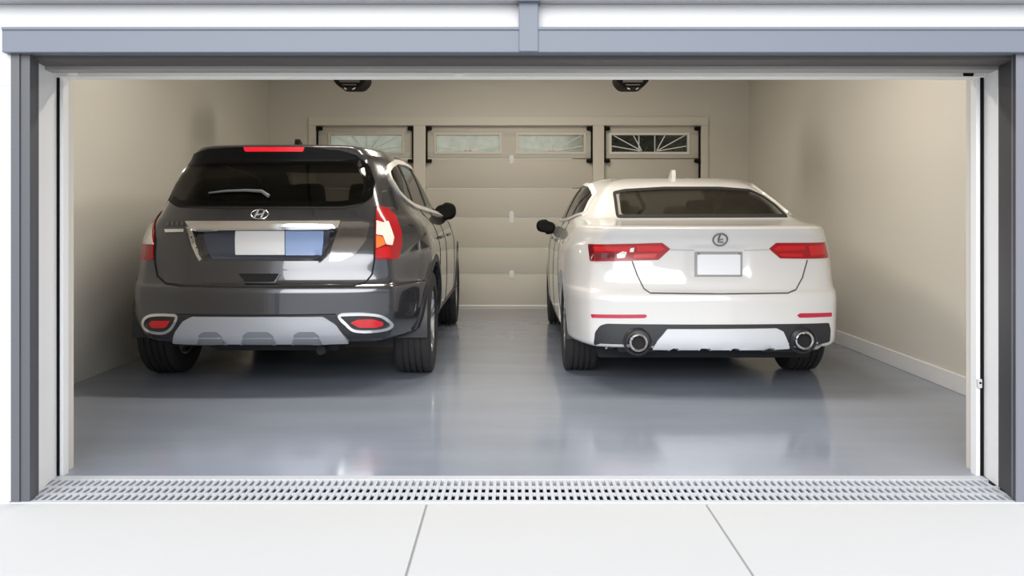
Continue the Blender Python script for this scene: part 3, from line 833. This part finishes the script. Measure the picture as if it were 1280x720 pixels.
#@@SEDAN
# ================================================================== WHITE SEDAN
CX, CY = 1.335, 5.93
CK = [(.286, .90, .76, .10, 4.60, .72, .07, .08),
      (.298, .935, .815, .03, 4.64, .74, .07, .09),
      (.33, .952, .838, .008, 4.68, .76, .07, .09),
      (.46, .962, .848, .0, 4.74, .78, .075, .09),
      (.60, .968, .852, .0, 4.75, .78, .075, .09),
      (.655, .968, .848, .012, 4.74, .78, .075, .09),
      (.685, .967, .843, .035, 4.73, .78, .075, .10),
      (.82, .962, .832, .062, 4.70, .78, .075, .10),
      (.92, .95, .822, .065, 4.62, .77, .08, .11),
      (1.00, .925, .805, .05, 4.50, .75, .085, .12),
      (1.06, .898, .79, .022, 4.2, .73, .09, .14),
      (1.086, .885, .78, .012, 3.95, .71, .10, .15),
      (1.098, .878, .775, .05, 3.88, .70, .10, .15),
      (1.115, .872, .77, .25, 3.75, .69, .08, .15),
      (1.145, .862, .76, .54, 3.60, .67, .07, .14),
      (1.18, .848, .745, .66, 3.42, .65, .07, .14),
      (1.27, .808, .70, .86, 3.12, .61, .07, .14),
      (1.36, .758, .645, 1.08, 2.85, .56, .07, .14),
      (1.42, .705, .59, 1.25, 2.65, .52, .07, .14),
      (1.455, .64, .52, 1.42, 2.45, .46, .07, .14),
      (1.478, .50, .39, 1.62, 2.28, .36, .06, .12),
      (1.486, .20, .14, 1.9, 2.08, .10, .03, .05)]
def cdisp(x, z, t):
    xr = x-.03
    a = sm(-.21, -.19, xr)*(1-sm(.19, .21, xr))*sm(.745, .765, z)*(1-sm(.955, .97, z))
    return .012*a
CSIDE = [(.98, 1.19), (1.3, 1.155), (2.0, 1.13), (2.85, 1.125), (3.12, 1.13), (2.72, 1.30), (2.40, 1.39), (2.0, 1.425), (1.6, 1.40), (1.25, 1.32)]
tmp = body_mesh(CK, cdisp); S2 = Skin(tmp, (CX, CY, 0)); tmp.free()
CUR = S2; P = S2.pxs
CG = P([(771, 272), (985, 271), (972, 259), (955, 246), (938, 238), (900, 235), (830, 235), (780, 238), (766, 241)])
cgc = (sum(p[0] for p in CG)/len(CG), sum(p[1] for p in CG)/len(CG))
CGin = [(cgc[0]+(p[0]-cgc[0])*.94, cgc[1]+(p[1]-cgc[1])*.84) for p in CG]
CR, CRR, CA, CFY = .345, .395, .95, 3.82
cuts = [prism_bm(chamfer(CGin, .02), -.5, 1.9, 'y'), prism_bm(chamfer(CSIDE, .02), -1.5, 1.5, 'x'),
        prism_bm([(-.58, 1.17), (.58, 1.17), (.44, 1.41), (-.44, 1.41)], 2.35, 5, 'y')]
cuts += arch_cut(CA, CR+.015, CRR) + arch_cut(CFY, CR+.015, CRR)
outer, me = make_shell(CK, cdisp, cuts); outer.free()
car = empty('sedan', (CX, CY, 0), 'white four-door sedan parked nose-in on the right side of the garage', 'car')
link('body', me, M_pearl, car, 38)
def crear(name, pts, m, off=.006, th=.012, parent=car, rnd=.008, res=.03, label=None):
    return rear(name, pts, m, off, th, parent, rnd, res, label)
o = obj('rear_window', S2.patch(chamfer(CG, .012), 'rear', .003, .008, .03), G_car, car, 40); o['label'] = 'slightly tinted rear glass'
obj('window_border', S2.strip([(cgc[0]+(p[0]-cgc[0])*.985, cgc[1]+(p[1]-cgc[1])*.95) for p in chamfer(CG, .012)], .022, 'rear', .005, .01, True, .03), M_gapm, o, 40)
# trunk seams
seam('trunk_seam', [(790, 326), (797, 345), (805, 361), (813, 366.5), (900, 367.5), (985, 366.5), (995, 362), (1003, 347), (1009, 325)], .008, mat('seam_grey', (.10, .10, .10), .8), car)
seam('trunk_crease', [(838, 312), (868, 313)], .006, mat('crease_grey', (.45, .45, .46), .6), car, .002, .005)
seam('trunk_crease', [(930, 313), (961, 312)], .006, mat('crease_grey', (.45, .45, .46), .6), car, .002, .005)
# lamps
t1 = crear('taillight', [(735.5, 305), (828, 303.5), (838, 311), (823, 325), (738, 326.5)], M_red, .006, .015, label='long red taillight on the left')
t2 = crear('taillight', [(961, 311), (970, 303.5), (1031, 302.5), (1035, 322), (1010, 323.5), (975, 323)], M_red, .006, .015, label='long red taillight on the right')
for t, shapes in ((t1, ([(742, 308), (790, 308), (788, 314), (744, 314)], [(795, 307), (826, 306.5), (832, 311), (826, 314), (797, 314)], [(793, 318), (822, 317), (818, 322), (792, 322.5)])),
                  (t2, ([(967, 311), (973, 307), (1006, 306.5), (1006, 312), (972, 313.5)], [(972, 317), (1003, 317), (1003, 321), (978, 320.5)], [(1010, 307), (1029, 306), (1031, 317), (1012, 320)]))):
    for i, s_ in enumerate(shapes):
        obj('light_bar', S2.patch(chamfer(P(s_), .005), 'rear', .009, .008), M_redl, t, 40)
obj('clear_lens', S2.patch(chamfer(P([(771, 318), (778, 314), (784, 315), (781, 322), (772, 323)]), .004), 'rear', .0095, .008), M_clear, t1, 40)
obj('clear_lens', S2.patch(chamfer(P([(788, 310), (793, 309), (792, 315), (787, 315)]), .003), 'rear', .0095, .008), M_clear, t1, 40)
obj('dark_lens', S2.patch(chamfer(P([(736.5, 306), (742, 306), (743, 325), (738.5, 325)]), .003), 'rear', .0085, .008), M_redd, t1, 40)
obj('dark_lens', S2.patch(chamfer(P([(744, 316), (769, 316), (768, 323), (745, 323.5)]), .003), 'rear', .0085, .008), M_redd, t1, 40)
# number plate
pf = crear('number_plate', [(868, 314.5), (928, 314.5), (928, 346), (868, 346)], mat('plate_frame', (.30, .30, .31), .4), .006, .012, rnd=.008, label='blank white plate in a grey frame')
obj('plate_panel', S2.patch(chamfer(P([(871.5, 318), (925, 318), (925, 343.5), (871.5, 343.5)]), .005), 'rear', .010, .01), M_plw, pf, 40)
for x in (873, 924):
    h, n = S2.hit('rear', *S2.px(x, 317)); b = nb(); lathe(b, [(-.014, .0001), (-.014, .008), (0, .008), (0, .0001)], 'y', 12, h); obj('screw', b, M_steel, pf)
# round emblem
ex, ez = S2.px(900, 299)
b = nb(); pts = []
for k in range(33):
    t = 2*pi*k/32; hh, nn = S2.hit('rear', ex+cos(t)*.047, ez+sin(t)*.040); pts.append(hh+nn*.008)
tube(b, pts, .005, 8, False)
def eb2(L_, r=.005):
    tube(b, [(lambda q: q[0]+q[1]*.008)(S2.hit('rear', ex+u, ez+v)) for u, v in L_], r, 8)
eb2([(-.004, .033), (-.012, .004), (-.012, -.016), (.022, -.018)]); eb2([(-.010, -.002), (.018, .004)], .004)
obj('emblem', b, M_steel, car, 50)
crear('badge', [(801, 341), (815, 341.3), (815, 343), (801, 342.8)], mat('badge_grey', (.45, .45, .45), .3, metal=.8), .003, .006, rnd=.002)
# reflectors, black lower bumper, diffuser
o = crear('reflector', [(739, 392.5), (807, 393), (809, 395), (806, 397.5), (740, 397)], mat('crimson_reflector', (.50, .01, .045), .2, coat=1), .006, .012, rnd=.004, label='thin red reflector, left')
o = crear('reflector', [(996, 394), (1000, 391.5), (1039, 390.5), (1039, 395.5), (999, 397)], mat('crimson_reflector', (.5, .01, .045), .2), .006, .012, rnd=.004, label='thin red reflector, right')
crear('lower_bumper', [(742, 430), (744, 415), (750, 407), (758, 404.5), (1036, 403.5), (1038, 412), (1037, 427), (1010, 433), (985, 432), (815, 432), (775, 435), (755, 434)], M_plast, .003, .010, rnd=.012, label='black lower bumper')
df = crear('diffuser', [(815, 434), (822, 425), (834, 411), (970, 410), (978, 414), (986, 433), (968, 434), (966, 437), (955, 437), (953, 434.5), (925, 434.5), (923, 437), (915, 437), (912, 434.5), (888, 434.5), (885, 437), (876, 437), (873, 434.5), (848, 434.5), (845, 437), (838, 437), (835, 434.5)], mat('silver_diffuser', (.64, .66, .69), .35, metal=.15), .020, .035, rnd=.006, label='silver diffuser panel')
for x, y, sg in ((797, 427, -1), (1003, 424.5, 1)):
    u, v = S2.px(x, y); h, n = S2.hit('rear', u, v); c = Vector((u, h.y, v))
    b = nb(); lathe(b, [(-.05, .046), (-.055, .052), (-.05, .060), (-.02, .064), (.06, .062), (.06, .050), (-.02, .046), (-.05, .046)], 'y', 36, c); ex_ = obj('exhaust_tip', b, M_chrome, car, 40)
    b = nb(); lathe(b, [(-.012, .0001), (-.012, .0455), (.03, .0455), (.03, .0001)], 'y', 24, c); obj('pipe_bore', b, M_gapm, ex_)
    b = nb(); lathe(b, [(-.014, .078), (-.02, .085), (-.01, .094), (.02, .094), (.02, .078), (-.014, .078)], 'y', 36, c); obj('exhaust_surround', b, M_plast, ex_, 40)
    L_ = [(780, 436), (768, 435.5), (758, 433)] if sg < 0 else [(1012, 433), (1020, 432.5), (1026, 430)]
    b = nb(); tube(b, [(lambda q: q[0]+q[1]*.012)(S2.hit('rear', *S2.px(*p))) for p in [(x, y+9)]+L_], [.010, .014, .014, .006], 10); obj('exhaust_trim', b, M_chrome, ex_, 40)
for s in ('r', 'l'):
    sg = 1 if s == 'r' else -1
    wn = obj('side_window', S2.patch(chamfer(CSIDE, .02), s, .001, .006, .05), glass('light_side_glass', (.72, .71, .68)), car, 40)
    obj('window_chrome', S2.strip(chamfer([(p[0]+(-.012 if p[0] < 1.7 else .012), p[1]+(-.010 if p[1] < 1.25 else .010)) for p in CSIDE], .03), .022, s, .010, .014, True, .03), M_satin, wn, 40)
    for ya, yb, wd in ((2.02, 1.96, .08), (1.32, 1.42, .03)):
        obj('pillar_trim', S2.strip([(ya, 1.15), (yb, 1.40 if ya > 2 else 1.35)], wd, s, .004, .02), M_gapm, wn, 40)
    for pts in ([(1.05, .40), (1.22, .62), (1.38, .82), (1.42, 1.0), (1.38, 1.15)], [(2.10, .30), (2.11, .8), (2.06, 1.13)], [(3.10, .32), (3.14, .8), (3.1, 1.12)]):
        obj('door_seam', S2.strip(smooth_poly(pts, 4, False), .007, s, .003, .008), mat('seam_grey', (.1, .1, .1), .8), car, 40)
    for yy in (1.50, 2.24):
        hs = [S2.hit(s, yy+k*.033, .95+.006*sin(k*pi/6)) for k in range(7)]
        b = nb(); tube(b, [h+n*(.010+.03*sin(pi*k/6)) for k, (h, n) in enumerate(hs)], .012, 8); obj('door_handle', b, M_chrome, car, 40)
    obj('side_crease', S2.strip([(1.2, .80), (2.2, .79), (3.2, .77)], .004, s, .001, .004), mat('crease_grey', (.45, .45, .46), .6), car, 40)
    obj('sill', S2.strip([(CA+.42, .28), (CFY-.42, .28)], .06, s, .008, .02), M_plast, car, 40)
    for cy in (CA, CFY):
        liner(car, cy, CR+.015, sg, CRR+.004, .945)
        wheel(car, sg*.825, cy, CR, .245, sg, 5, .235, True)
    mirror(car, sg*1.0, 2.98, 1.055, sg, .095, .065, M_black)
fin(car, S2, -.0, 1.62, M_pearl)
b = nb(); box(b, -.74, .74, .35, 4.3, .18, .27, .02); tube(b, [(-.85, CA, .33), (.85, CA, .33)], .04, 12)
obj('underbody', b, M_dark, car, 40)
b = nb(); prism_ax(b, chamfer([(.35, .245), (.62, .245), (.62, .38), (.35, .38)], .03), .20, .75); obj('muffler', b, mat('muffler_metal', (.03, .028, .026), .8), car, 40)
b = nb(); prism_ax(b, chamfer([(-.62, .245), (-.35, .245), (-.35, .38), (-.62, .38)], .03), .20, .75); obj('muffler', b, mat('muffler_metal', (.03, .028, .026), .8), car, 40)
for x in (-.38, .38): seat(car, x, 2.30, .50, M_int2, .25, .60)
for x in (-.42, 0, .42): seat(car, x, 1.25, .48, M_int2, .20, .56)
b = nb(); box(b, -.68, .68, .68, 1.22, 1.03, 1.05); obj('parcel_shelf', b, M_int2, car)
b = nb(); prism_ax(b, [(3.0, .5), (3.5, .5), (3.5, 1.08), (3.1, 1.10), (3.0, 1.0)], -.70, .70, 'x'); obj('dashboard', b, M_int, car)
b = nb(); box(b, -.80, .80, .50, 3.5, .34, .38); obj('cabin_floor', b, M_int, car)
